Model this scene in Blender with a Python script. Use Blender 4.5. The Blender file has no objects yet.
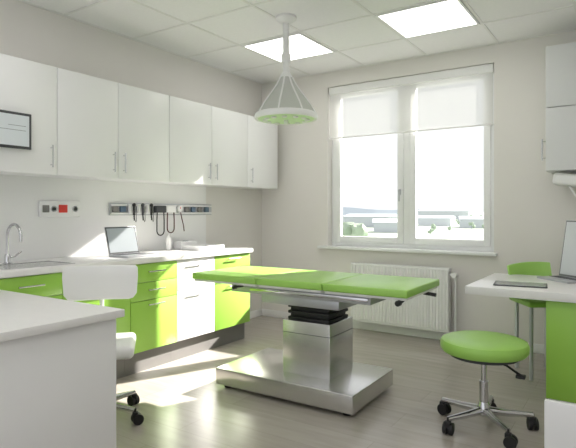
import bpy, bmesh, math, random
from mathutils import Vector, Matrix
random.seed(7)
scene = bpy.context.scene
COL = scene.collection

# ------------------------------------------------------------ materials
def lin(c):
    out = []
    for v in c:
        v /= 255.0
        out.append(v/12.92 if v <= 0.04045 else ((v+0.055)/1.055)**2.4)
    return tuple(out) + (1.0,)

def mat(name, rgb, rough=0.5, metal=0.0, var=0.03, scale=6.0, bump=0.0, bscale=200.0, coat=0.0, stretch=None, spec=0.5):
    m = bpy.data.materials.new(name); m.use_nodes = True
    nt = m.node_tree; b = nt.nodes['Principled BSDF']
    b.inputs['Roughness'].default_value = rough
    b.inputs['Metallic'].default_value = metal
    b.inputs['Specular IOR Level'].default_value = spec
    b.inputs['Coat Weight'].default_value = coat
    tc = nt.nodes.new('ShaderNodeTexCoord')
    mp = nt.nodes.new('ShaderNodeMapping')
    if stretch: mp.inputs['Scale'].default_value = stretch
    nt.links.new(tc.outputs['Object'], mp.inputs['Vector'])
    n = nt.nodes.new('ShaderNodeTexNoise'); n.inputs['Scale'].default_value = scale
    n.inputs['Detail'].default_value = 3
    nt.links.new(mp.outputs[0], n.inputs['Vector'])
    cr = nt.nodes.new('ShaderNodeValToRGB')
    c = lin(rgb)
    cr.color_ramp.elements[0].position = 0.3; cr.color_ramp.elements[1].position = 0.7
    cr.color_ramp.elements[0].color = tuple(x*(1-var) for x in c[:3])+(1,)
    cr.color_ramp.elements[1].color = tuple(min(1, x*(1+var)) for x in c[:3])+(1,)
    nt.links.new(n.outputs['Fac'], cr.inputs['Fac'])
    nt.links.new(cr.outputs['Color'], b.inputs['Base Color'])
    if bump > 0:
        n2 = nt.nodes.new('ShaderNodeTexNoise'); n2.inputs['Scale'].default_value = bscale
        nt.links.new(tc.outputs['Object'], n2.inputs['Vector'])
        bp = nt.nodes.new('ShaderNodeBump'); bp.inputs['Strength'].default_value = bump
        bp.inputs['Distance'].default_value = 0.002
        nt.links.new(n2.outputs['Fac'], bp.inputs['Height'])
        nt.links.new(bp.outputs[0], b.inputs['Normal'])
    return m

def emat(name, rgb, strength):
    m = bpy.data.materials.new(name); m.use_nodes = True
    b = m.node_tree.nodes['Principled BSDF']
    b.inputs['Base Color'].default_value = lin(rgb)
    b.inputs['Emission Color'].default_value = lin(rgb)
    b.inputs['Emission Strength'].default_value = strength
    return m

M = {}
M['wall'] = mat('wall_paint', (227, 224, 220), 0.85, bump=0.15, bscale=120, var=0.012, scale=2)
M['splash'] = mat('wall_panel_light', (236, 236, 236), 0.5, var=0.01, scale=2)
M['ceil'] = mat('ceiling_tile', (243, 242, 243), 0.9, bump=0.3, bscale=260, var=0.012, scale=40)
M['tee'] = mat('ceiling_grid_metal', (234, 233, 232), 0.6, var=0.01)
M['white'] = mat('white_laminate', (236, 236, 237), 0.32, var=0.008, scale=3)
M['greyc'] = mat('pale_grey_laminate', (218, 219, 220), 0.4, var=0.008, scale=3)
M['wtop'] = mat('white_worktop', (234, 233, 232), 0.28, var=0.015, scale=25)
M['green'] = mat('green_laminate', (156, 205, 84), 0.35, var=0.02, scale=3)
M['vinyl'] = mat('green_vinyl', (154, 202, 94), 0.33, var=0.02, scale=8, bump=0.12, bscale=350)
M['wplastic'] = mat('white_plastic', (236, 236, 236), 0.4, var=0.01)
M['wmetal'] = mat('white_powder_metal', (236, 236, 236), 0.4, var=0.01)
M['frame'] = mat('window_frame_pvc', (236, 237, 238), 0.35, var=0.008)
M['steel'] = mat('brushed_steel', (214, 214, 214), 0.26, metal=0.93, var=0.05, scale=30, stretch=(1, 1, 20))
M['steelp'] = mat('brushed_steel_plate', (208, 207, 205), 0.24, metal=0.92, var=0.05, scale=30, stretch=(1, 14, 1))
M['chrome'] = mat('chrome', (205, 205, 208), 0.12, metal=1.0, var=0.02)
M['black'] = mat('black_rubber', (24, 24, 26), 0.55, var=0.1, scale=20)
M['dgrey'] = mat('dark_grey_plastic', (62, 64, 68), 0.5, var=0.05)
M['mgrey'] = mat('mid_grey_metal', (120, 122, 124), 0.4, metal=0.4, var=0.05)
M['grey'] = mat('toe_kick_grey', (120, 118, 116), 0.5, var=0.04)
M['silver'] = mat('silver_casing', (190, 192, 196), 0.35, metal=0.6, var=0.02)
M['red'] = mat('red_plastic', (214, 60, 52), 0.4, var=0.03)
M['brownred'] = mat('dark_red_tubing', (84, 40, 38), 0.45, var=0.06)
M['blue'] = mat('grey_blue_plastic', (88, 108, 128), 0.45, var=0.03)
M['screen'] = mat('screen_pale', (214, 220, 225), 0.3, var=0.01)
M['screenb'] = mat('screen_blue_grey', (172, 180, 186), 0.3, var=0.02)
M['screenc'] = mat('screen_light_grey', (204, 208, 212), 0.4, var=0.01)
M['ink'] = mat('screen_line_grey', (120, 126, 130), 0.6)
M['panel'] = emat('light_panel_diffuser', (255, 253, 249), 3.8)
M['panel'].cycles.emission_sampling = 'NONE'
M['lens'] = mat('lamp_lens_green', (206, 232, 182), 0.3, var=0.02)

def floor_mat():
    m = bpy.data.materials.new('vinyl_plank_floor'); m.use_nodes = True
    nt = m.node_tree; b = nt.nodes['Principled BSDF']
    tc = nt.nodes.new('ShaderNodeTexCoord'); mp = nt.nodes.new('ShaderNodeMapping')
    nt.links.new(tc.outputs['Object'], mp.inputs['Vector'])
    br = nt.nodes.new('ShaderNodeTexBrick')
    br.inputs['Scale'].default_value = 1.0
    br.inputs['Brick Width'].default_value = 1.6; br.inputs['Row Height'].default_value = 0.24
    br.inputs['Mortar Size'].default_value = 0.0014; br.inputs['Mortar Smooth'].default_value = 0.3
    br.inputs['Color1'].default_value = lin((180, 173, 165)); br.inputs['Color2'].default_value = lin((173, 166, 158))
    br.inputs['Mortar'].default_value = lin((152, 145, 137)); br.offset = 0.37
    nt.links.new(mp.outputs[0], br.inputs['Vector'])
    mp2 = nt.nodes.new('ShaderNodeMapping'); mp2.inputs['Scale'].default_value = (1.2, 10, 1)
    nt.links.new(tc.outputs['Object'], mp2.inputs['Vector'])
    n = nt.nodes.new('ShaderNodeTexNoise'); n.inputs['Scale'].default_value = 2.0; n.inputs['Detail'].default_value = 5
    nt.links.new(mp2.outputs[0], n.inputs['Vector'])
    cr = nt.nodes.new('ShaderNodeValToRGB')
    cr.color_ramp.elements[0].position = 0.3; cr.color_ramp.elements[1].position = 0.72
    cr.color_ramp.elements[0].color = (0.86, 0.855, 0.85, 1); cr.color_ramp.elements[1].color = (1, 1, 1, 1)
    nt.links.new(n.outputs['Fac'], cr.inputs['Fac'])
    mx = nt.nodes.new('ShaderNodeMix'); mx.data_type = 'RGBA'; mx.blend_type = 'MULTIPLY'
    mx.inputs[0].default_value = 1.0
    nt.links.new(br.outputs['Color'], mx.inputs[6]); nt.links.new(cr.outputs['Color'], mx.inputs[7])
    nt.links.new(mx.outputs[2], b.inputs['Base Color'])
    b.inputs['Roughness'].default_value = 0.24
    return m
M['floor'] = floor_mat()

def glass_mat():
    m = bpy.data.materials.new('window_glass'); m.use_nodes = True
    nt = m.node_tree; nt.nodes.clear()
    o = nt.nodes.new('ShaderNodeOutputMaterial'); mx = nt.nodes.new('ShaderNodeMixShader')
    t = nt.nodes.new('ShaderNodeBsdfTransparent'); g = nt.nodes.new('ShaderNodeBsdfGlossy')
    g.inputs['Roughness'].default_value = 0.05
    mx.inputs[0].default_value = 0.03
    nt.links.new(t.outputs[0], mx.inputs[1]); nt.links.new(g.outputs[0], mx.inputs[2])
    nt.links.new(mx.outputs[0], o.inputs[0]); return m
M['glass'] = glass_mat()

def blind_mat(name, tmin, tmax, tl_f, tlc=0.6):
    m = bpy.data.materials.new(name); m.use_nodes = True
    nt = m.node_tree; nt.nodes.clear()
    o = nt.nodes.new('ShaderNodeOutputMaterial')
    d = nt.nodes.new('ShaderNodeBsdfDiffuse'); d.inputs[0].default_value = (0.86, 0.86, 0.85, 1)
    tl = nt.nodes.new('ShaderNodeBsdfTranslucent'); tl.inputs[0].default_value = (tlc, tlc, tlc*0.98, 1)
    tr = nt.nodes.new('ShaderNodeBsdfTransparent')
    a = nt.nodes.new('ShaderNodeMixShader'); a.inputs[0].default_value = tl_f
    c = nt.nodes.new('ShaderNodeMixShader')
    tc = nt.nodes.new('ShaderNodeTexCoord'); n = nt.nodes.new('ShaderNodeTexNoise'); n.inputs['Scale'].default_value = 300
    mr = nt.nodes.new('ShaderNodeMapRange'); mr.inputs['To Min'].default_value = tmin; mr.inputs['To Max'].default_value = tmax
    nt.links.new(tc.outputs['Object'], n.inputs['Vector']); nt.links.new(n.outputs['Fac'], mr.inputs['Value'])
    nt.links.new(mr.outputs[0], c.inputs[0])
    nt.links.new(d.outputs[0], a.inputs[1]); nt.links.new(tl.outputs[0], a.inputs[2])
    nt.links.new(a.outputs[0], c.inputs[1]); nt.links.new(tr.outputs[0], c.inputs[2])
    nt.links.new(c.outputs[0], o.inputs[0]); return m
M['blind'] = blind_mat('blind_fabric', 0.32, 0.42, 0.12, 0.35)
M['shade'] = blind_mat('translucent_shade', 0.15, 0.28, 0.5)

# ------------------------------------------------------------ mesh builder
class MB:
    def __init__(s): s.bm = bmesh.new()
    def _merge(s, b2, mtx=None):
        if mtx is not None: b2.transform(mtx)
        me = bpy.data.meshes.new('tmp'); b2.to_mesh(me); b2.free()
        s.bm.from_mesh(me); bpy.data.meshes.remove(me)
    def box(s, x0, x1, y0, y1, z0, z1, bev=0.0, seg=2, mtx=None):
        b = bmesh.new(); bmesh.ops.create_cube(b, size=1)
        for v in b.verts:
            v.co = Vector(((x0+x1)/2+v.co.x*(x1-x0), (y0+y1)/2+v.co.y*(y1-y0), (z0+z1)/2+v.co.z*(z1-z0)))
        if bev > 0:
            bmesh.ops.bevel(b, geom=list(b.edges), offset=bev, segments=seg, profile=0.5, affect='EDGES', clamp_overlap=True)
        s._merge(b, mtx); return s
    def tube(s, pts, rad, seg=12, closed=False):
        pts = [Vector(p) for p in pts]; n = len(pts)
        rads = rad if isinstance(rad, (list, tuple)) else [rad]*n
        b = bmesh.new(); rings = []
        prev = None
        for i, p in enumerate(pts):
            if closed: t = (pts[(i+1) % n]-pts[i-1]).normalized()
            elif i == 0: t = (pts[1]-p).normalized()
            elif i == n-1: t = (p-pts[-2]).normalized()
            else: t = ((pts[i+1]-p).normalized()+(p-pts[i-1]).normalized()).normalized()
            if prev is None:
                up = Vector((0, 0, 1)) if abs(t.z) < 0.9 else Vector((1, 0, 0))
                u = t.cross(up).normalized()
            else:
                u = (prev-t*prev.dot(t)).normalized()
            prev = u; w = t.cross(u)
            rings.append([b.verts.new(p+(u*math.cos(a)+w*math.sin(a))*rads[i]) for a in [2*math.pi*k/seg for k in range(seg)]])
        m = n if closed else n-1
        for i in range(m):
            A = rings[i]; B = rings[(i+1) % n]
            for k in range(seg):
                b.faces.new((A[k], A[(k+1) % seg], B[(k+1) % seg], B[k]))
        if not closed:
            b.faces.new(rings[0][::-1]); b.faces.new(rings[-1])
        bmesh.ops.recalc_face_normals(b, faces=b.faces)
        s._merge(b); return s
    def lathe(s, prof, seg=40, mtx=None, c=(0, 0, 0), cap=True):
        b = bmesh.new(); rings = []
        for r, z in prof:
            if r < 1e-5: rings.append([b.verts.new((c[0], c[1], c[2]+z))])
            else: rings.append([b.verts.new((c[0]+r*math.cos(2*math.pi*k/seg), c[1]+r*math.sin(2*math.pi*k/seg), c[2]+z)) for k in range(seg)])
        for A, B in zip(rings, rings[1:]):
            if len(A) == 1 and len(B) == 1: continue
            for k in range(seg):
                k2 = (k+1) % seg
                if len(A) == 1: b.faces.new((A[0], B[k2], B[k]))
                elif len(B) == 1: b.faces.new((A[k], A[k2], B[0]))
                else: b.faces.new((A[k], A[k2], B[k2], B[k]))
        if cap:
            if len(rings[0]) > 1: b.faces.new(rings[0][::-1])
            if len(rings[-1]) > 1: b.faces.new(rings[-1])
        bmesh.ops.recalc_face_normals(b, faces=b.faces)
        s._merge(b, mtx); return s
    def cyl(s, p0, p1, r, seg=20, r2=None):
        return s.tube([p0, p1], [r, r if r2 is None else r2], seg)
    def poly(s, verts, faces):
        b = bmesh.new(); vs = [b.verts.new(v) for v in verts]
        for f in faces: b.faces.new([vs[i] for i in f])
        s._merge(b); return s
    def obj(s, name, material, parent=None, smooth=True, **props):
        me = bpy.data.meshes.new(name); s.bm.to_mesh(me); s.bm.free()
        if smooth:
            for p in me.polygons: p.use_smooth = True
            me.set_sharp_from_angle(angle=math.radians(38))
        me.materials.append(material)
        o = bpy.data.objects.new(name, me); COL.objects.link(o)
        if parent is not None: o.parent = parent
        for k, v in props.items(): o[k] = v
        return o

def thing(name, label, category, loc=(0, 0, 0), rotz=0.0, group=None):
    e = bpy.data.objects.new(name, None); COL.objects.link(e)
    e.empty_display_size = 0.1; e.location = loc; e.rotation_euler = (0, 0, rotz)
    e['label'] = label; e['category'] = category
    if group: e['group'] = group
    return e

def top(o, label, category, group=None):
    o['label'] = label; o['category'] = category
    if group: o['group'] = group
    return o

# ------------------------------------------------------------ room
H = 2.83; YB = 5.12; XR = 4.6; Y0 = -1.3
WX0, WX1, WZ0, WZ1 = 0.92, 2.70, 0.88, 2.66
def st(o): o['kind'] = 'structure'; return o
st(MB().box(-0.2, XR+0.2, Y0, YB+0.3, -0.1, 0).obj('floor', M['floor']))
st(MB().box(-0.2, XR+0.2, Y0, YB+0.3, H, H+0.1).obj('ceiling', M['ceil']))
st(MB().box(-0.2, 0, Y0, YB+0.3, 0, H).obj('wall_left', M['wall']))
st(MB().box(XR, XR+0.2, Y0, YB+0.3, 0, H).obj('wall_right', M['wall']))
w = MB().box(0, WX0, YB, YB+0.3, 0, H).box(WX1, XR, YB, YB+0.3, 0, H)
w.box(WX0, WX1, YB, YB+0.3, 0, WZ0-0.03).box(WX0, WX1, YB, YB+0.3, WZ1, H)
st(w.obj('wall_back', M['wall'], smooth=False))
st(MB().box(0, XR, YB-0.015, YB, 0, 0.08, 0.003).obj('baseboard_back', M['splash']))
st(MB().box(0, 0.015, 4.12, YB-0.016, 0, 0.08, 0.003).obj('baseboard_left', M['splash']))
st(MB().box(WX0-0.1, WX1+0.03, YB-0.06, YB+0.12, WZ0-0.03, WZ0, 0.006).obj('trim_1', M['frame']))
st(MB().box(0, 0.006, 1.58, 4.12, 0.9, 1.53).obj('trim_2', M['splash']))
g = MB(); T = 0.68
x = 0.02
while x < XR:
    if x > 0.05: g.box(x-0.011, x+0.011, Y0, YB, H-0.005, H)
    x += T
y = 4.50
while y > Y0:
    g.box(0, XR, y-0.011, y+0.011, H-0.0055, H); y -= T
g.box(0, 0.025, Y0, YB, H-0.005, H).box(0, XR, YB-0.025, YB, H-0.0055, H)
st(g.obj('trim_3', M['tee'], smooth=False))
def panel(x0, y0):
    e = thing('ceiling_light_panel', 'square white LED light panel set in the ceiling grid', 'ceiling light', (x0+T/2, y0+T/2, H), group='ceiling light panels')
    a = T/2-0.014
    f = MB()
    f.box(-a, a, -a, -a+0.02, -0.012, 0).box(-a, a, a-0.02, a, -0.012, 0).box(-a, -a+0.02, -a+0.02, a-0.02, -0.012, 0).box(a-0.02, a, -a+0.02, a-0.02, -0.012, 0)
    f.obj('frame', M['wmetal'], e)
    b = a-0.02
    MB().poly([(-b, -b, -0.008), (-b, b, -0.008), (b, b, -0.008), (b, -b, -0.008)], [(0, 1, 2, 3)]).obj('diffuser', M['panel'], e, smooth=False)
for px, py in [(0.70, 3.82), (2.06, 3.82), (0.70, 1.10), (2.06, 1.10), (3.42, 1.10), (2.06, -0.26), (3.42, 2.46)]:  # panels after the first pair are unseen, added to brighten the room
    panel(px, py)

# window
we = bpy.data.objects.new('window_1', None); COL.objects.link(we); we['kind'] = 'structure'
we.location = ((WX0+WX1)/2, YB+0.10, WZ0)
hw = (WX1-WX0)/2; hh = WZ1-WZ0
f = MB(); d0, d1 = 0.0, 0.07
f.box(-hw, -hw+0.05, d0, d1, 0, hh, 0.004).box(hw-0.05, hw, d0, d1, 0, hh, 0.004)
f.box(-hw+0.05, hw-0.05, d0, d1, 0, 0.045, 0.004).box(-hw+0.05, hw-0.05, d0, d1, hh-0.05, hh, 0.004)
f.box(-0.035, 0.035, d0, d1, 0.045, hh-0.05, 0.004)
f.obj('frame', M['frame'], we)
for sx in (-1, 1):
    a, b = (-hw+0.05, -0.035) if sx < 0 else (0.035, hw-0.05)
    s = MB(); q = 0.065; zb, zt = 0.045, hh-0.05
    s.box(a, a+q, -0.012, 0.05, zb, zt, 0.006).box(b-q, b, -0.012, 0.05, zb, zt, 0.006)
    s.box(a+q-0.004, b-q+0.004, -0.012, 0.05, zb, zb+q, 0.006).box(a+q-0.004, b-q+0.004, -0.012, 0.05, zt-q, zt, 0.006)
    so = s.obj('sash', M['frame'], we)
    xa, xb, za, zc = a+q-0.01, b-q+0.01, zb+q-0.01, zt-q+0.01
    MB().poly([(xa, 0.022, za), (xb, 0.022, za), (xb, 0.022, zc), (xa, 0.022, zc)], [(0, 1, 2, 3)]).obj('pane', M['glass'], so, smooth=False)
    hx = b-q/2 if sx < 0 else a+q/2
    if sx < 0:
        MB().box(hx-0.013, hx+0.013, -0.022, -0.012, 0.56, 0.62, 0.004).box(hx-0.009, hx+0.009, -0.05, -0.022, 0.60, 0.615, 0.003).box(hx-0.009, hx+0.009, -0.052, -0.04, 0.49, 0.615, 0.004).obj('handle', M['silver'], so)

# roller blind, hung in front of the frame
e = thing('roller_blind', 'white translucent roller blind lowered over the upper window', 'blind', ((WX0+WX1)/2, YB+0.045, WZ1))
h = hw-0.008
MB().box(-h, h, -0.035, 0.035, -0.085, -0.002, 0.012, 3).obj('cassette', M['wplastic'], e)
MB().poly([(-h+0.004, -0.02, -0.57), (h-0.004, -0.02, -0.57), (h-0.004, -0.02, -0.08), (-h+0.004, -0.02, -0.08)], [(0, 1, 2, 3)]).obj('fabric', M['blind'], e, smooth=False)
MB().box(-h+0.004, h-0.004, -0.028, -0.012, -0.582, -0.567, 0.004).obj('bottom_bar', M['wplastic'], e)

# radiator
e = thing('radiator', 'white ribbed panel radiator mounted below the window', 'radiator', (1.80, YB-0.02, 0.0))
rb = MB(); n = 34; W = 0.52; verts = []; faces = []
prof = []
for i in range(n):
    x0 = -W+2*W*i/n; x1 = -W+2*W*(i+1)/n; ww = x1-x0
    prof += [(x0, -0.119), (x0+ww*0.15, -0.119), (x0+ww*0.35, -0.128), (x0+ww*0.8, -0.128)]
prof.append((W, -0.119))
for z in (0.13, 0.70):
    for px, py in prof: verts.append((px, py, z))
m_ = len(prof)
for i in range(m_-1): faces.append((i, i+1, m_+i+1, m_+i))
rb.poly(verts, faces)
rb.box(-W, W, -0.1185, -0.10, 0.105, 0.715, 0.004).box(-W, W, -0.055, -0.04, 0.105, 0.715, 0.004)
rb.obj('panel', M['wmetal'], e, smooth=False)
tg = MB()
tg.box(-W, W, -0.102, -0.096, 0.700, 0.722).box(-W, W, -0.06, -0.054, 0.700, 0.722)
for i in range(30):
    xx = -W+0.012+i*(2*W-0.03)/29
    tg.box(xx, xx+0.008, -0.102, -0.05, 0.701, 0.721)
tg.box(-W, -W+0.006, -0.12, -0.04, 0.11, 0.722).box(W-0.006, W, -0.12, -0.04, 0.11, 0.722)
tg.obj('grille', M['wmetal'], e)
MB().cyl((W, -0.08, 0.66), (W+0.06, -0.08, 0.66), 0.011).cyl((W+0.05, -0.08, 0.66), (W+0.05, -0.14, 0.66), 0.024).obj('valve', M['wplastic'], e)
MB().cyl((W+0.05, -0.08, 0.66), (W+0.05, -0.08, 0.0), 0.009).obj('pipe', M['wmetal'], e)

# ------------------------------------------------------------ cabinets on the left wall
def vhandle(parent, y, z0, z1, xf):
    MB().tube([(xf+0.028, y, z0), (xf+0.028, y, z1)], 0.0055, 10).cyl((xf-0.002, y, z0+0.02), (xf+0.028, y, z0+0.02), 0.004, 8).cyl((xf-0.002, y, z1-0.02), (xf+0.028, y, z1-0.02), 0.004, 8).obj('handle', M['chrome'], parent)
def hhandle(parent, yc, z, xf, L=0.17):
    MB().tube([(xf+0.028, yc-L/2, z), (xf+0.028, yc+L/2, z)], 0.0055, 10).cyl((xf-0.002, yc-L/2+0.02, z), (xf+0.028, yc-L/2+0.02, z), 0.004, 8).cyl((xf-0.002, yc+L/2-0.02, z), (xf+0.028, yc+L/2-0.02, z), 0.004, 8).obj('handle', M['chrome'], parent)

ZU0, ZU1 = 1.53, 2.295
for (ya, yb, doors) in [(1.10, 2.19, [(1.10, 1.645, 'l'), (1.645, 2.19, 'r')]), (2.19, 3.27, [(2.19, 2.72, 'r'), (2.72, 3.27, 'l')]),
                        (3.27, 4.40, [(3.27, 3.83, 'r'), (3.83, 4.40, 'l')]), (4.40, 4.96, [(4.40, 4.96, 'l')])]:
    e = thing('wall_cabinet', 'white wall cabinet with flat doors and slim bar handles', 'cabinet', (0, ya, 0), group='white wall cabinets')
    MB().box(0.0, 0.328, 0.0005, yb-ya-0.0005, ZU0, ZU1, 0.001).obj('body', M['white'], e)
    for (da, db, s) in doors:
        d = MB().box(0.330, 0.350, da-ya+0.0025, db-ya-0.0025, ZU0-0.004, ZU1+0.002, 0.0015).obj('door', M['white'], e)
        vhandle(d, (db-ya-0.05) if s == 'r' else (da-ya+0.05), 1.575, 1.735, 0.35)

def base_unit(ya, yb, fronts, material, label):
    e = thing('base_cabinet', label, 'cabinet', (0, ya, 0), group='base cabinets under the worktop')
    MB().box(0.0, 0.598, 0.0005, yb-ya-0.0005, 0.17, 0.86, 0.001).obj('body', M['white'], e)
    MB().box(0.02, 0.55, 0.0005, yb-ya-0.0005, 0.0, 0.17).obj('toe_kick', M['grey'], e)
    for (z0, z1, kind) in fronts:
        nm = 'drawer' if kind == 'd' else 'door'
        d = MB().box(0.600, 0.620, 0.0025, yb-ya-0.0025, z0+0.002, z1-0.002, 0.0015).obj(nm, material, e)
        hhandle(d, (yb-ya)/2, z1-0.035 if z1-z0 > 0.2 else (z0+z1)/2+0.01, 0.62)
F3 = [(0.71, 0.857, 'd'), (0.57, 0.71, 'd'), (0.175, 0.57, 'd')]
base_unit(1.60, 2.06, [(0.71, 0.857, 'd'), (0.175, 0.71, 'o')], M['green'], 'green base cabinet with drawer beside the sink')
base_unit(2.06, 2.62, [(0.71, 0.857, 'd'), (0.175, 0.71, 'o')], M['green'], 'green base cabinet with drawer behind the white chair')
base_unit(2.62, 3.10, F3, M['green'], 'green base cabinet with three drawers below the laptop')
base_unit(3.10, 3.57, [(0.60, 0.857, 'd'), (0.175, 0.60, 'o')], M['white'], 'white base cabinet with drawer and door between green ones')
base_unit(3.57, 4.09, [(0.60, 0.857, 'd'), (0.175, 0.60, 'd')], M['green'], 'green base cabinet with two drawers at the run end')
top(MB().box(0, 0.645, 1.60, 4.11, 0.862, 0.90, 0.004).obj('worktop', M['wtop']), 'white worktop running along the base cabinets', 'countertop')

# sink + faucet
e = thing('sink', 'small inset steel sink in the white worktop', 'sink', (0.39, 1.96, 0.90))
s = MB(); s.box(-0.16, 0.16, -0.24, -0.225, 0.0, 0.005).box(-0.16, 0.16, 0.225, 0.24, 0.0, 0.005).box(-0.16, -0.145, -0.225, 0.225, 0, 0.005).box(0.145, 0.16, -0.225, 0.225, 0, 0.005)
s.obj('rim', M['chrome'], e)
MB().box(-0.146, 0.146, -0.226, 0.226, 0.0005, 0.002).obj('bowl', M['steel'], e)
e = thing('faucet', 'chrome gooseneck faucet with side lever beside the sink', 'faucet', (0.17, 1.93, 0.90))
MB().lathe([(0.032, 0), (0.032, 0.006), (0.02, 0.012), (0.018, 0.06), (0.012, 0.07)], 20).obj('base', M['chrome'], e)
pts = [(0, 0, 0.06), (0, 0, 0.19)] + [(0.085-0.085*math.cos(a), 0, 0.19+0.085*math.sin(a)) for a in [math.pi*k/12 for k in range(1, 12)]] + [(0.17, 0, 0.19), (0.17, 0, 0.16)]
MB().tube(pts, 0.0105, 12).obj('spout', M['chrome'], e)
MB().tube([(0, 0.015, 0.045), (0.01, 0.045, 0.05), (0.03, 0.085, 0.085)], [0.008, 0.007, 0.005], 10).obj('lever', M['chrome'], e)

# ------------------------------------------------------------ wall devices
e = thing('wall_socket_panel', 'white wall panel with sockets and a red switch', 'socket', (0, 2.425, 1.285))
MB().box(0.006, 0.03, -0.175, 0.175, -0.062, 0.062, 0.006).obj('plate', M['wplastic'], e)
MB().box(0.03, 0.036, -0.155, -0.10, -0.028, 0.028, 0.004).obj('switch', M['grey'], e)
MB().box(0.03, 0.036, -0.02, 0.055, -0.03, 0.032, 0.004).obj('red_switch', M['red'], e)
for yy in (-0.06, 0.125):
    MB().lathe([(0.024, 0), (0.024, 0.006), (0.018, 0.006), (0.018, 0.001), (0, 0.001)], 24, mtx=Matrix.Translation((0.029, yy, 0)) @ Matrix.Rotation(math.pi/2, 4, 'Y')).obj('socket', M['silver'], e)

e = thing('equipment_rail', 'grey and white medical equipment rail fixed above the worktop', 'wall rail', (0, 2.89, 1.285))
MB().box(0.006, 0.022, 0, 1.30, -0.055, 0.055, 0.004).obj('backplate', M['silver'], e)
MB().box(0.022, 0.034, 0.01, 1.29, 0.028, 0.044, 0.003).box(0.022, 0.034, 0.01, 1.29, -0.044, -0.03, 0.003).obj('rail', M['wplastic'], e)
for i, yy in enumerate((0.05, 0.13, 0.92, 1.01, 1.11, 1.21)):
    MB().box(0.022, 0.042, yy-0.03, yy+0.03, -0.026, 0.026, 0.006).obj('socket', M['blue'] if i % 2 else M['grey'], e)

def helix(p0, p1, r, turns, n=14):
    p0 = Vector(p0); p1 = Vector(p1); out = []
    for k in range(turns*n+1):
        t = k/(turns*n); a = 2*math.pi*t*turns
        out.append(p0.lerp(p1, t)+Vector((r*math.cos(a), r*math.sin(a), 0)))
    return out
def handset(y, label, hm):
    e = thing('diagnostic_handset', label, 'medical instrument', (0.034, y, 1.285), group='diagnostic handsets on the rail')
    MB().box(0.0, 0.035, -0.032, 0.032, -0.04, 0.045, 0.008).obj('cradle', M['wplastic'], e)
    MB().lathe([(0.008, -0.055), (0.011, -0.05), (0.010, 0.02), (0.014, 0.03), (0.016, 0.042), (0.010, 0.05), (0.006, 0.055)], 16, c=(0.05, 0, 0)).obj('handle', hm, e)
    MB().tube(helix((0.05, 0, -0.055), (0.045, 0.01, -0.10), 0.007, 5, 10), 0.0025, 6).tube([(0.045, 0.02, -0.10), (0.04, 0.03, -0.115), (0.03, 0.045, -0.10), (0.02, 0.05, -0.03)], 0.0025, 6).obj('cord', M['black'], e)
handset(3.10, 'black otoscope handset in white cradle with coiled cord', M['black'])
handset(3.20, 'grey ophthalmoscope handset in white cradle with coiled cord', M['dgrey'])
handset(3.30, 'black otoscope handset in white cradle beside the looped cords', M['black'])
def stetho(y, m, hm, label, drop=0.20, hw_=0.04):
    e = thing('looped_instrument_cord', label, 'cord', (0.034, y, 1.285), group='instrument cords hanging on the rail')
    MB().box(0.0, 0.045, -hw_-0.015, hw_+0.015, -0.03, 0.035, 0.006).obj('holder', hm, e)
    p = []
    for k in range(21):
        a = math.pi*k/20
        p.append((0.03, -hw_*math.cos(a), -drop-hw_*math.sin(a)))
    path = [(0.03, -hw_*0.9, -0.02), (0.03, -hw_, -0.10)] + p + [(0.03, hw_, -0.10), (0.03, hw_*0.9, -0.02)]
    MB().tube(path, 0.0055, 8).obj('tubing', m, e)
stetho(3.43, M['black'], M['dgrey'], 'black looped instrument cord hanging from its dark holder', 0.20, 0.045)
stetho(3.56, M['brownred'], M['wplastic'], 'dark red looped instrument cord hanging from its white holder', 0.18, 0.045)
e = thing('blood_pressure_gauge', 'round white dial gauge with red tube on the rail', 'gauge', (0.034, 3.70, 1.29))
MB().lathe([(0.034, 0), (0.036, 0.02), (0.031, 0.026), (0.029, 0.021), (0, 0.021)], 28, mtx=Matrix.Rotation(math.pi/2, 4, 'Y')).obj('dial', M['wplastic'], e)
MB().box(0.021, 0.024, -0.003, 0.003, 0.0, 0.022).obj('needle', M['red'], e)
MB().tube([(0.02, 0, -0.03), (0.03, 0.01, -0.10), (0.04, 0.02, -0.16), (0.04, 0.03, -0.22)], 0.005, 8).obj('tube', M['brownred'], e)

def laptop(loc, rotz, label, scr, ang=105, W=0.30, D=0.21, LH=0.215, bz='dgrey'):
    e = thing('laptop', label, 'laptop', loc, rotz)
    MB().box(0, D, -W/2, W/2, 0, 0.016, 0.004).obj('keyboard_base', M['silver'], e)
    k = MB()
    for r_ in range(4):
        for c_ in range(11):
            y0 = -W/2+0.02+c_*(W-0.04)/11
            k.box(0.025+r_*0.022, 0.043+r_*0.022, y0, y0+(W-0.04)/11-0.004, 0.016, 0.0175)
    k.obj('keys', M['dgrey'], e, smooth=False)
    mt = Matrix.Translation((0.006, 0, 0.012)) @ Matrix.Rotation(math.radians(90-ang), 4, 'Y')
    MB().box(-0.007, 0, -W/2, W/2, 0, LH, 0.003, mtx=mt).obj('lid', M['silver'], e)
    MB().box(0.0001, 0.001, -W/2+0.004, W/2-0.004, 0.006, LH-0.004, mtx=mt).obj('bezel', M[bz], e)
    MB().box(0.0008, 0.0018, -W/2+0.014, W/2-0.014, 0.020, LH-0.014, mtx=mt).obj('screen', scr, e)
    return e
laptop((0.29, 2.83, 0.90), 0.0, 'open silver laptop standing on the worktop', M['screenb'], W=0.31, LH=0.235, D=0.23)

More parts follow.
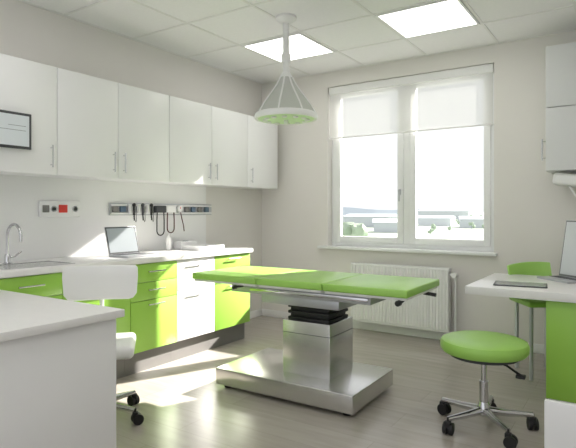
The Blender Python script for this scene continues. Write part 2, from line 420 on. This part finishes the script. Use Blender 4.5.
def pump(loc, h, label):
    e = thing('pump_bottle', label, 'bottle', loc)
    MB().lathe([(0.024, 0), (0.027, 0.004), (0.027, h*0.68), (0.02, h*0.8), (0.010, h*0.86), (0.010, h*0.9)], 24).obj('bottle', M['wplastic'], e)
    MB().cyl((0, 0, h*0.9), (0, 0, h), 0.005, 8).tube([(0, 0, h), (0.03, 0, h), (0.04, 0, h-0.008)], 0.005, 8).obj('pump', M['wplastic'], e)
pump((0.14, 3.46, 0.90), 0.15, 'small white pump bottle standing on the worktop')
e = thing('instrument_tray', 'shallow white instrument tray on the worktop', 'tray', (0.34, 3.72, 0.90))
t = MB().box(-0.11, 0.11, -0.17, 0.17, 0, 0.006, 0.002)
t.box(-0.115, -0.108, -0.175, 0.175, 0, 0.04, 0.003).box(0.108, 0.115, -0.175, 0.175, 0, 0.04, 0.003).box(-0.108, 0.108, -0.175, -0.168, 0, 0.04, 0.003).box(-0.108, 0.108, 0.168, 0.175, 0, 0.04, 0.003)
t.obj('tray_body', M['wplastic'], e)
e = thing('glove_box', 'white cardboard glove box standing on the worktop', 'box', (0.12, 3.70, 0.90))
MB().box(-0.05, 0.05, -0.11, 0.11, 0, 0.075, 0.003).obj('carton', M['white'], e)
MB().lathe([(0.03, 0), (0.03, 0.002), (0, 0.002)], 24, mtx=Matrix.Translation((0, 0, 0.075))).obj('opening', M['blue'], e)

e = thing('display_screen', 'slim grey-framed display screen fixed to the wall cabinet', 'screen', (0.354, 1.80, 1.80))
MB().box(0.0, 0.03, -0.05, 0.05, -0.05, 0.05, 0.004).obj('bracket', M['grey'], e)
MB().box(0.03, 0.048, -0.17, 0.17, -0.12, 0.12, 0.004).obj('casing', M['dgrey'], e)
MB().box(0.0475, 0.0495, -0.152, 0.152, -0.102, 0.102).obj('screen', M['screen'], e, smooth=False)
tl = MB()
for i, ln in enumerate((0.12, 0.2)):
    tl.box(0.0495, 0.0500, 0.13-ln, 0.13, 0.03-i*0.03, 0.033-i*0.03)
tl.obj('screen_lines', M['ink'], e, smooth=False)

# ------------------------------------------------------------ near desk
e = thing('side_desk', 'white laminate desk unit with thick white top', 'desk', (0.0, 0.0, 0.0))
MB().box(0.03, 1.875, -0.5, 1.555, 0.785, 0.82, 0.004).obj('desk_top', M['wtop'], e)
MB().box(1.82, 1.847, -0.48, 1.53, 0.0, 0.785, 0.002).box(0.05, 1.82, 1.50, 1.53, 0.0, 0.785, 0.002).box(0.05, 0.08, -0.48, 1.50, 0.0, 0.785, 0.002).obj('side_panel', M['white'], e)

# ------------------------------------------------------------ star base
def star_base(e, R, hubz, legmat, rot=0.0, casterR=0.028, colmat=None, top_z=0.4):
    colmat = colmat or M['chrome']
    b = MB()
    b.lathe([(0.03, hubz-0.03), (0.038, hubz-0.02), (0.038, hubz+0.02), (0.026, hubz+0.05), (0, hubz+0.05)], 24)
    for k in range(5):
        a = rot+2*math.pi*k/5; c, s_ = math.cos(a), math.sin(a)
        b.tube([(c*0.02, s_*0.02, hubz), (c*R*0.5, s_*R*0.5, hubz-0.008), (c*R, s_*R, casterR*2+0.022)], [0.024, 0.02, 0.014], 10)
    b.obj('star_base', legmat, e)
    for k in range(5):
        a = rot+2*math.pi*k/5; cx, cy = math.cos(a)*R, math.sin(a)*R
        ta = a+0.9+k*0.7; d = Vector((math.cos(ta), math.sin(ta), 0)); nrm = Vector((-d.y, d.x, 0))
        cm = MB(); cc = Vector((cx, cy, casterR))+d*0.012
        for sg in (-1, 1):
            p0 = cc+nrm*sg*0.006; p1 = cc+nrm*sg*0.026
            cm.cyl(p0, p1, casterR, 18)
        cm.box(cx-0.017, cx+0.017, cy-0.017, cy+0.017, casterR*1.1, casterR*2+0.012, 0.006)
        cm.cyl((cx, cy, casterR*2), (cx, cy, casterR*2+0.03), 0.006, 8)
        cm.obj('caster', M['black'], e)
    MB().cyl((0, 0, hubz+0.03), (0, 0, (hubz+top_z)/2+0.02), 0.026).cyl((0, 0, (hubz+top_z)/2), (0, 0, top_z), 0.016).obj('gas_lift', colmat, e)

e = thing('swivel_stool', 'round green padded stool on chrome five-star base with casters', 'stool', (3.06, 3.18, 0))
MB().lathe([(0, 0.435), (0.20, 0.435), (0.232, 0.442), (0.245, 0.46), (0.246, 0.49), (0.238, 0.508), (0.215, 0.517), (0.10, 0.52), (0, 0.52)], 56).obj('seat', M['vinyl'], e)
MB().lathe([(0, 0.39), (0.05, 0.39), (0.06, 0.40), (0.19, 0.415), (0.19, 0.435), (0, 0.435)], 36).obj('seat_plate', M['dgrey'], e)
MB().tube([(0.03, 0.02, 0.398), (0.13, -0.02, 0.385), (0.21, -0.05, 0.35)], 0.007, 8).box(0.185, 0.235, -0.075, -0.03, 0.335, 0.355, 0.006).obj('lever', M['black'], e)
star_base(e, 0.27, 0.10, M['chrome'], rot=math.radians(-50), casterR=0.034, top_z=0.40)

# white chair by the worktop
e = thing('swivel_chair', 'white swivel chair with low backrest on chrome caster base', 'chair', (1.07, 2.0, 0), rotz=math.radians(48))
MB().box(-0.22, 0.22, -0.21, 0.21, 0.40, 0.475, 0.03, 5).obj('seat', M['wplastic'], e)
bk = MB(); nn = 14; vs = []; fs = []
for j, zz in enumerate([0.69, 0.70, 0.73, 0.84, 0.895, 0.91]):
    hwid = [0.17, 0.20, 0.222, 0.23, 0.228, 0.215][j]
    for layer in (0, 1):
        for i in range(nn+1):
            t_ = -hwid+2*hwid*i/nn
            bow = 0.03*(t_/0.22)**2
            off = 0.04 if layer else 0.0
            if j in (0, 5): off = 0.032 if layer else 0.008
            vs.append((t_, 0.21-bow+off, zz))
row = 2*(nn+1)
for j in range(5):
    a = j*row; b_ = (j+1)*row
    for i in range(nn):
        fs.append((a+i, a+i+1, b_+i+1, b_+i)); fs.append((a+nn+1+i+1, a+nn+1+i, b_+nn+1+i, b_+nn+1+i+1))
    fs.append((a, b_, b_+nn+1, a+nn+1)); fs.append((a+nn, a+row-1, b_+row-1, b_+nn))
for i in range(nn):
    fs.append((i, nn+1+i, nn+2+i, i+1)); b_ = 5*row; fs.append((b_+i, b_+i+1, b_+nn+2+i, b_+nn+1+i))
bk.poly(vs, fs)
bmesh.ops.recalc_face_normals(bk.bm, faces=bk.bm.faces)
bk.obj('backrest', M['wplastic'], e)
MB().tube([(0, 0.05, 0.392), (0, 0.24, 0.395), (0, 0.275, 0.45), (0, 0.26, 0.72)], 0.014, 10).box(-0.09, 0.09, -0.08, 0.08, 0.38, 0.402, 0.005).obj('backrest_bracket', M['wmetal'], e)
star_base(e, 0.27, 0.10, M['chrome'], rot=math.radians(-33), casterR=0.032, top_z=0.39)

# ------------------------------------------------------------ operating table
e = thing('examination_table', 'green padded examination table on steel column and plate base', 'examination table', (1.83, 3.20, 0), rotz=math.radians(1))
MB().box(-0.54, 0.54, -0.37, 0.29, 0.03, 0.145, 0.004, 3).obj('base_plate', M['steelp'], e)
for sx in (-0.48, 0.47):
    for sy in (-0.30, 0.24):
        MB().lathe([(0.028, 0), (0.03, 0.008), (0.02, 0.02), (0.012, 0.031), (0, 0.031)], 16, c=(sx, sy, 0)).obj('foot', M['black'], e)
cx = 0.10; cy = -0.01
MB().box(cx-0.185, cx+0.185, cy-0.175, cy+0.175, 0.144, 0.51, 0.004, 3).obj('column', M['steel'], e)
MB().box(cx-0.187, cx+0.187, cy-0.177, cy+0.177, 0.425, 0.428).obj('column_seam', M['dgrey'], e)
bl = MB()
for i in range(5):
    z0 = 0.51+i*0.021
    q = 0.0 if i % 2 == 0 else 0.014
    bl.box(cx-0.165+q, cx+0.165-q, cy-0.145+q, cy+0.145-q, z0, z0+0.021, 0.006)
bl.obj('bellows', M['black'], e)
ty = -0.02
fr = MB()
fr.box(-0.26, 0.36, ty-0.18, ty+0.20, 0.615, 0.68, 0.006)
fr.box(-0.50, 0.60, ty-0.22, ty+0.22, 0.68, 0.742, 0.004)
fr.obj('top_frame', M['silver'], e)
for sy in (-1, 1):
    yy = ty+sy*0.26
    rl = MB().box(-0.30, 0.60, yy-0.005, yy+0.005, 0.705, 0.727, 0.002)
    for xx in (-0.2, 0.15, 0.5): rl.cyl((xx, yy, 0.716), (xx, ty+sy*0.215, 0.716), 0.007, 8)
    rl.obj('side_rail', M['chrome'], e)
def cushion(x0, x1, z):
    mt = Matrix.Translation((x0, ty, z))
    c = MB().box(0, x1-x0, -0.32, 0.32, 0.010, 0.057, 0.009, 3, mtx=mt).obj('cushion', M['vinyl'], e)
    MB().box(0.01, x1-x0-0.01, -0.305, 0.305, -0.006, 0.012, 0.004, mtx=mt).obj('cushion_tray', M['wmetal'], e)
cushion(-0.80, -0.212, 0.749)
cushion(-0.207, 0.307, 0.749)
cushion(0.312, 0.87, 0.749)
MB().cyl((0.82, ty-0.25, 0.735), (0.82, ty-0.32, 0.73), 0.010).cyl((0.82, ty-0.31, 0.73), (0.82, ty-0.34, 0.73), 0.017).obj('clamp_knob', M['black'], e)
MB().cyl((-0.40, ty-0.22, 0.727), (-0.40, ty-0.31, 0.727), 0.009).cyl((-0.40, ty-0.30, 0.727), (-0.40, ty-0.325, 0.727), 0.015).obj('clamp_knob', M['black'], e)
MB().cyl((0.83, ty+0.1, 0.737), (0.91, ty+0.1, 0.729), 0.012).obj('clamp_knob', M['black'], e)

# ------------------------------------------------------------ surgical lamp
e = thing('surgical_lamp', 'white ceiling-hung surgical lamp with ribbed flared bell shade', 'lamp', (1.46, 3.48, H))
MB().lathe([(0.085, 0), (0.085, -0.02), (0.05, -0.045), (0.03, -0.055), (0, -0.055)], 32).obj('ceiling_mount', M['wmetal'], e)
MB().cyl((0, 0, -0.04), (0, 0, -0.50), 0.026).cyl((0, 0, -0.30), (0, 0, -0.37), 0.038).obj('pole', M['wmetal'], e)
MB().lathe([(0.03, -0.45), (0.046, -0.47), (0.05, -0.53), (0.058, -0.60), (0.06, -0.70), (0, -0.71)], 36).obj('housing', M['wmetal'], e)
MB().lathe([(0.05, -0.49), (0.075, -0.54), (0.115, -0.60), (0.16, -0.66), (0.20, -0.715), (0.228, -0.76), (0.240, -0.79)], 48, cap=False).obj('shade', M['shade'], e)
for k in range(8):
    a = math.radians(20+45*k); c, s_ = math.cos(a), math.sin(a)
    MB().tube([(c*0.05, s_*0.05, -0.49), (c*0.078, s_*0.078, -0.54), (c*0.118, s_*0.118, -0.60), (c*0.163, s_*0.163, -0.66), (c*0.203, s_*0.203, -0.715), (c*0.242, s_*0.242, -0.785)], 0.007, 10).obj('arm', M['wmetal'], e)
MB().lathe([(0.234, -0.775), (0.25, -0.785), (0.255, -0.805), (0.248, -0.825), (0.230, -0.825), (0.230, -0.79)], 56, cap=False).obj('head', M['wmetal'], e)
MB().lathe([(0.230, -0.81), (0.226, -0.824), (0, -0.832)], 48).obj('lens', M['lens'], e)
for k in range(12):
    a = 2*math.pi*k/12
    MB().lathe([(0.022, -0.828), (0.022, -0.836), (0.015, -0.840), (0, -0.840)], 14, c=(0.17*math.cos(a), 0.17*math.sin(a), 0)).obj('bulb', M['wplastic'], e)
MB().cyl((0, 0, -0.83), (0, 0, -0.86), 0.018).obj('handle', M['wplastic'], e)

# ------------------------------------------------------------ far desk
e = thing('work_desk', 'white desk with green pedestal beside the window wall', 'desk', (2.82, 3.67, 0))
MB().box(0, 1.76, 0, 0.92, 0.695, 0.75, 0.004).obj('desk_top', M['wtop'], e)
MB().box(0.50, 0.95, 0.05, 0.60, 0.06, 0.695, 0.002).obj('pedestal', M['green'], e)
MB().box(0.51, 0.94, 0.06, 0.58, 0.0, 0.06).obj('plinth', M['white'], e)
MB().box(1.72, 1.75, 0.03, 0.9, 0.0, 0.695).obj('side_panel', M['white'], e)
e = thing('tablet', 'tablet with grey screen lying on the desk', 'tablet', (3.13, 3.93, 0.75), rotz=math.radians(8))
MB().box(-0.17, 0.17, -0.11, 0.11, 0.0, 0.008, 0.003, 3).obj('casing', M['dgrey'], e)
MB().box(-0.158, 0.158, -0.10, 0.10, 0.008, 0.0088).obj('screen', mat('tablet_screen', (150, 156, 160), 0.15), e, smooth=False)
laptop((3.42, 4.44, 0.75), math.radians(226), 'open silver laptop with tall pale screen on the desk', M['screenc'], ang=99, W=0.32, D=0.20, LH=0.44, bz='mgrey')
e = thing('low_panel', 'low flat white screen panel standing near the desk', 'panel', (3.46, 2.58, 0))
MB().box(0, 0.60, 0.0, 0.03, 0.02, 0.415, 0.002).obj('board', M['white'], e)
MB().box(0.05, 0.11, -0.10, 0.13, 0.0, 0.02, 0.004).obj('foot', M['wmetal'], e)
MB().box(0.47, 0.53, -0.10, 0.13, 0.0, 0.02, 0.004).obj('foot', M['wmetal'], e)

e = thing('visitor_chair', 'green padded chair with pale metal legs behind the desk', 'chair', (3.19, 4.47, 0), rotz=math.radians(34))
MB().box(-0.18, 0.18, -0.18, 0.18, 0.545, 0.585, 0.018, 4).obj('seat', M['vinyl'], e)
cb = MB(); vs = []; fs = []; nn = 12
for layer in (0, 1):
    for j in range(5):
        for i in range(nn+1):
            t_ = -0.17+0.34*i/nn; zz = 0.60+0.055*j+0.01*(1-(t_/0.17)**2)*(j/4)+0.08*(t_+0.17)*(j/4)
            vs.append((t_, 0.18+0.07*(j/4)-0.05*(t_/0.17)**2+layer*0.03, zz))
m1 = 5*(nn+1)
for j in range(4):
    for i in range(nn):
        a = j*(nn+1)+i
        fs.append((a, a+1, a+nn+2, a+nn+1)); fs.append((m1+a+1, m1+a, m1+a+nn+1, m1+a+nn+2))
for i in range(nn):
    fs.append((i, m1+i, m1+i+1, i+1)); a = 4*(nn+1)+i; fs.append((a, a+1, m1+a+1, m1+a))
for j in range(4):
    a = j*(nn+1); fs.append((a, a+nn+1, m1+a+nn+1, m1+a)); a += nn; fs.append((a, m1+a, m1+a+nn+1, a+nn+1))
cb.poly(vs, fs); bmesh.ops.recalc_face_normals(cb.bm, faces=cb.bm.faces)
cb.obj('backrest', M['vinyl'], e)
for sx in (-0.15, 0.15):
    MB().tube([(sx, -0.15, 0.0), (sx, -0.15, 0.55)], 0.015, 10).obj('leg', M['silver'], e)
    MB().tube([(sx*0.8, 0.16, 0.0), (sx*0.8, 0.16, 0.54), (sx*0.8, 0.205, 0.60), (sx*0.8, 0.225, 0.66)], 0.015, 10).obj('leg', M['silver'], e)

e = thing('wall_cabinet', 'pale grey wall cabinet with a side handle near the window', 'cabinet', (3.18, 4.77, 0))
MB().box(0, 1.0, 0.02, 0.35, 1.60, 2.63, 0.003).obj('body', M['greyc'], e)
MB().box(0.002, 0.498, 0, 0.018, 2.125, 2.628, 0.002).obj('door', M['greyc'], e)
MB().box(0.002, 0.498, 0, 0.018, 1.602, 2.118, 0.002).obj('door', M['greyc'], e)
MB().box(0.502, 0.998, 0, 0.018, 1.602, 2.628, 0.002).obj('door', M['greyc'], e)
MB().tube([(-0.03, 0.04, 1.69), (-0.03, 0.04, 1.87)], 0.006, 10).cyl((-0.03, 0.04, 1.71), (0.003, 0.04, 1.71), 0.004, 8).cyl((-0.03, 0.04, 1.85), (0.003, 0.04, 1.85), 0.004, 8).obj('handle', M['chrome'], e)
e = thing('task_lamp', 'white task lamp with curved arm below the wall cabinet', 'lamp', (3.36, 4.95, 1.47))
mt = Matrix.Rotation(math.radians(8), 4, 'Y')
MB().box(-0.14, 0.30, -0.16, 0.08, 0.0, 0.10, 0.03, 4, mtx=mt).obj('lamp_head', M['wplastic'], e)
MB().box(0.0, 0.1, 0.03, 0.169, 0.0, 0.13, 0.006).obj('bracket', M['wplastic'], e)
MB().tube([(-0.02, -0.10, 0.02), (0.03, -0.12, -0.07), (0.1, -0.12, -0.14), (0.22, -0.10, -0.18)], 0.009, 8).obj('arm', M['wplastic'], e)

# ------------------------------------------------------------ outside
M['ground'] = mat('hazy_field', (150, 160, 148), 0.95, var=0.08, scale=0.02)  # distance haze is painted into these pale outdoor colours
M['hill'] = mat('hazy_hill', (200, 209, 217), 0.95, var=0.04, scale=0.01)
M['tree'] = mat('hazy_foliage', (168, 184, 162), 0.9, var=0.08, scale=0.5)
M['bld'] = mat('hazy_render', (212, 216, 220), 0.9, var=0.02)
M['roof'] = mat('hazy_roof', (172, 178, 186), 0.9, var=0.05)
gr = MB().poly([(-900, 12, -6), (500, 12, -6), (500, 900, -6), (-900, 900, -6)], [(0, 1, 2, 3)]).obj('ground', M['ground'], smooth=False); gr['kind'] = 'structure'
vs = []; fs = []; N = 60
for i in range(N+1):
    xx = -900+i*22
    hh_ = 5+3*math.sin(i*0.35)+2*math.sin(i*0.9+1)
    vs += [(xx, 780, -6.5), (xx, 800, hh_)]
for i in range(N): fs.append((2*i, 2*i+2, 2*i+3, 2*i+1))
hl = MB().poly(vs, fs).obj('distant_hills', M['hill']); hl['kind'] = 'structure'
def dirat(u, t):
    a = (u-288)/521.0
    return 3.8+t*(-0.5548+0.832*a), t*(0.832+0.5548*a)
placed = []
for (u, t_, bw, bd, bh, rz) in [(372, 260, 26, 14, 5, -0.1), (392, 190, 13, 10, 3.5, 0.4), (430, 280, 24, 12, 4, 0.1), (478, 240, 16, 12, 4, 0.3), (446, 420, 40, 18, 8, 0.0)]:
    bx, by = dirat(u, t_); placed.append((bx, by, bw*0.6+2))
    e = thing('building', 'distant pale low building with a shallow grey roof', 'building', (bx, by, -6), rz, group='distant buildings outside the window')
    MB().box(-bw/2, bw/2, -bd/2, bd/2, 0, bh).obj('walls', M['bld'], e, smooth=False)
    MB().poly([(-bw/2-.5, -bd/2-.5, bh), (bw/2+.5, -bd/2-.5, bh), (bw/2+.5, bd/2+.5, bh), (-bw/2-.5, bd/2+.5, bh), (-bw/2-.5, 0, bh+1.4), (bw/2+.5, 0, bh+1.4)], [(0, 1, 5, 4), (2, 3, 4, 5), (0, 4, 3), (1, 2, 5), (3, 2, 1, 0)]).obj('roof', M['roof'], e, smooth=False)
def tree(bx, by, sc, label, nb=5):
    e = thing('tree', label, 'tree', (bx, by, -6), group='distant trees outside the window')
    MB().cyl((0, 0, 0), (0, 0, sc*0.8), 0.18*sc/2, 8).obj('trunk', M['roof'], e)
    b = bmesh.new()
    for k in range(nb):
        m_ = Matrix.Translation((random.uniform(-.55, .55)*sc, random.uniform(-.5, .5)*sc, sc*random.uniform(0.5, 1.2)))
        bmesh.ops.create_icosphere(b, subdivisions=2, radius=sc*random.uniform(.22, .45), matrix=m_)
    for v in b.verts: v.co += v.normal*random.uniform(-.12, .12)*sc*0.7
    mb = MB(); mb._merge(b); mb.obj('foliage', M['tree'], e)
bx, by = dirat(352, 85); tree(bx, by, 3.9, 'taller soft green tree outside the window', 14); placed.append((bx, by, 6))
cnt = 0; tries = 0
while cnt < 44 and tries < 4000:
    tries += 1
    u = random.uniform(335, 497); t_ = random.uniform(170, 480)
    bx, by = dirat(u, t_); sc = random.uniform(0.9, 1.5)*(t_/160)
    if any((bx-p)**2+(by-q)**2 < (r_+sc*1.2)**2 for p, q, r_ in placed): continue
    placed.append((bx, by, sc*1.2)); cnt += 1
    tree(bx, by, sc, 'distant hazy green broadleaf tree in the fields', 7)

# ------------------------------------------------------------ light
wd = bpy.data.worlds.new('World'); scene.world = wd; wd.use_nodes = True
bg = wd.node_tree.nodes['Background']
bg.inputs['Color'].default_value = (0.95, 0.975, 1.0, 1); bg.inputs['Strength'].default_value = 0.98
wd.cycles.sampling_method = 'NONE'
sd = bpy.data.lights.new('sun', 'SUN'); sd.energy = 18.0; sd.angle = math.radians(0.6); sd.color = (1.0, 0.95, 0.88)
sun = bpy.data.objects.new('sun', sd); COL.objects.link(sun)
SD = Vector((0.46, 1.0, 0.60)).normalized()
sun.rotation_euler = (-SD).to_track_quat('-Z', 'Y').to_euler()

cam = bpy.data.cameras.new('camera'); cam.sensor_width = 36; cam.lens = 521/576*36
cam.shift_y = -12/576; cam.clip_end = 5000
co = bpy.data.objects.new('camera', cam); COL.objects.link(co)
co.location = (3.80, 0.0, 1.26); co.rotation_euler = (math.radians(90), 0, math.radians(33.7))
scene.camera = co
scene.view_settings.view_transform = 'Standard'
scene.view_settings.exposure = 0.2
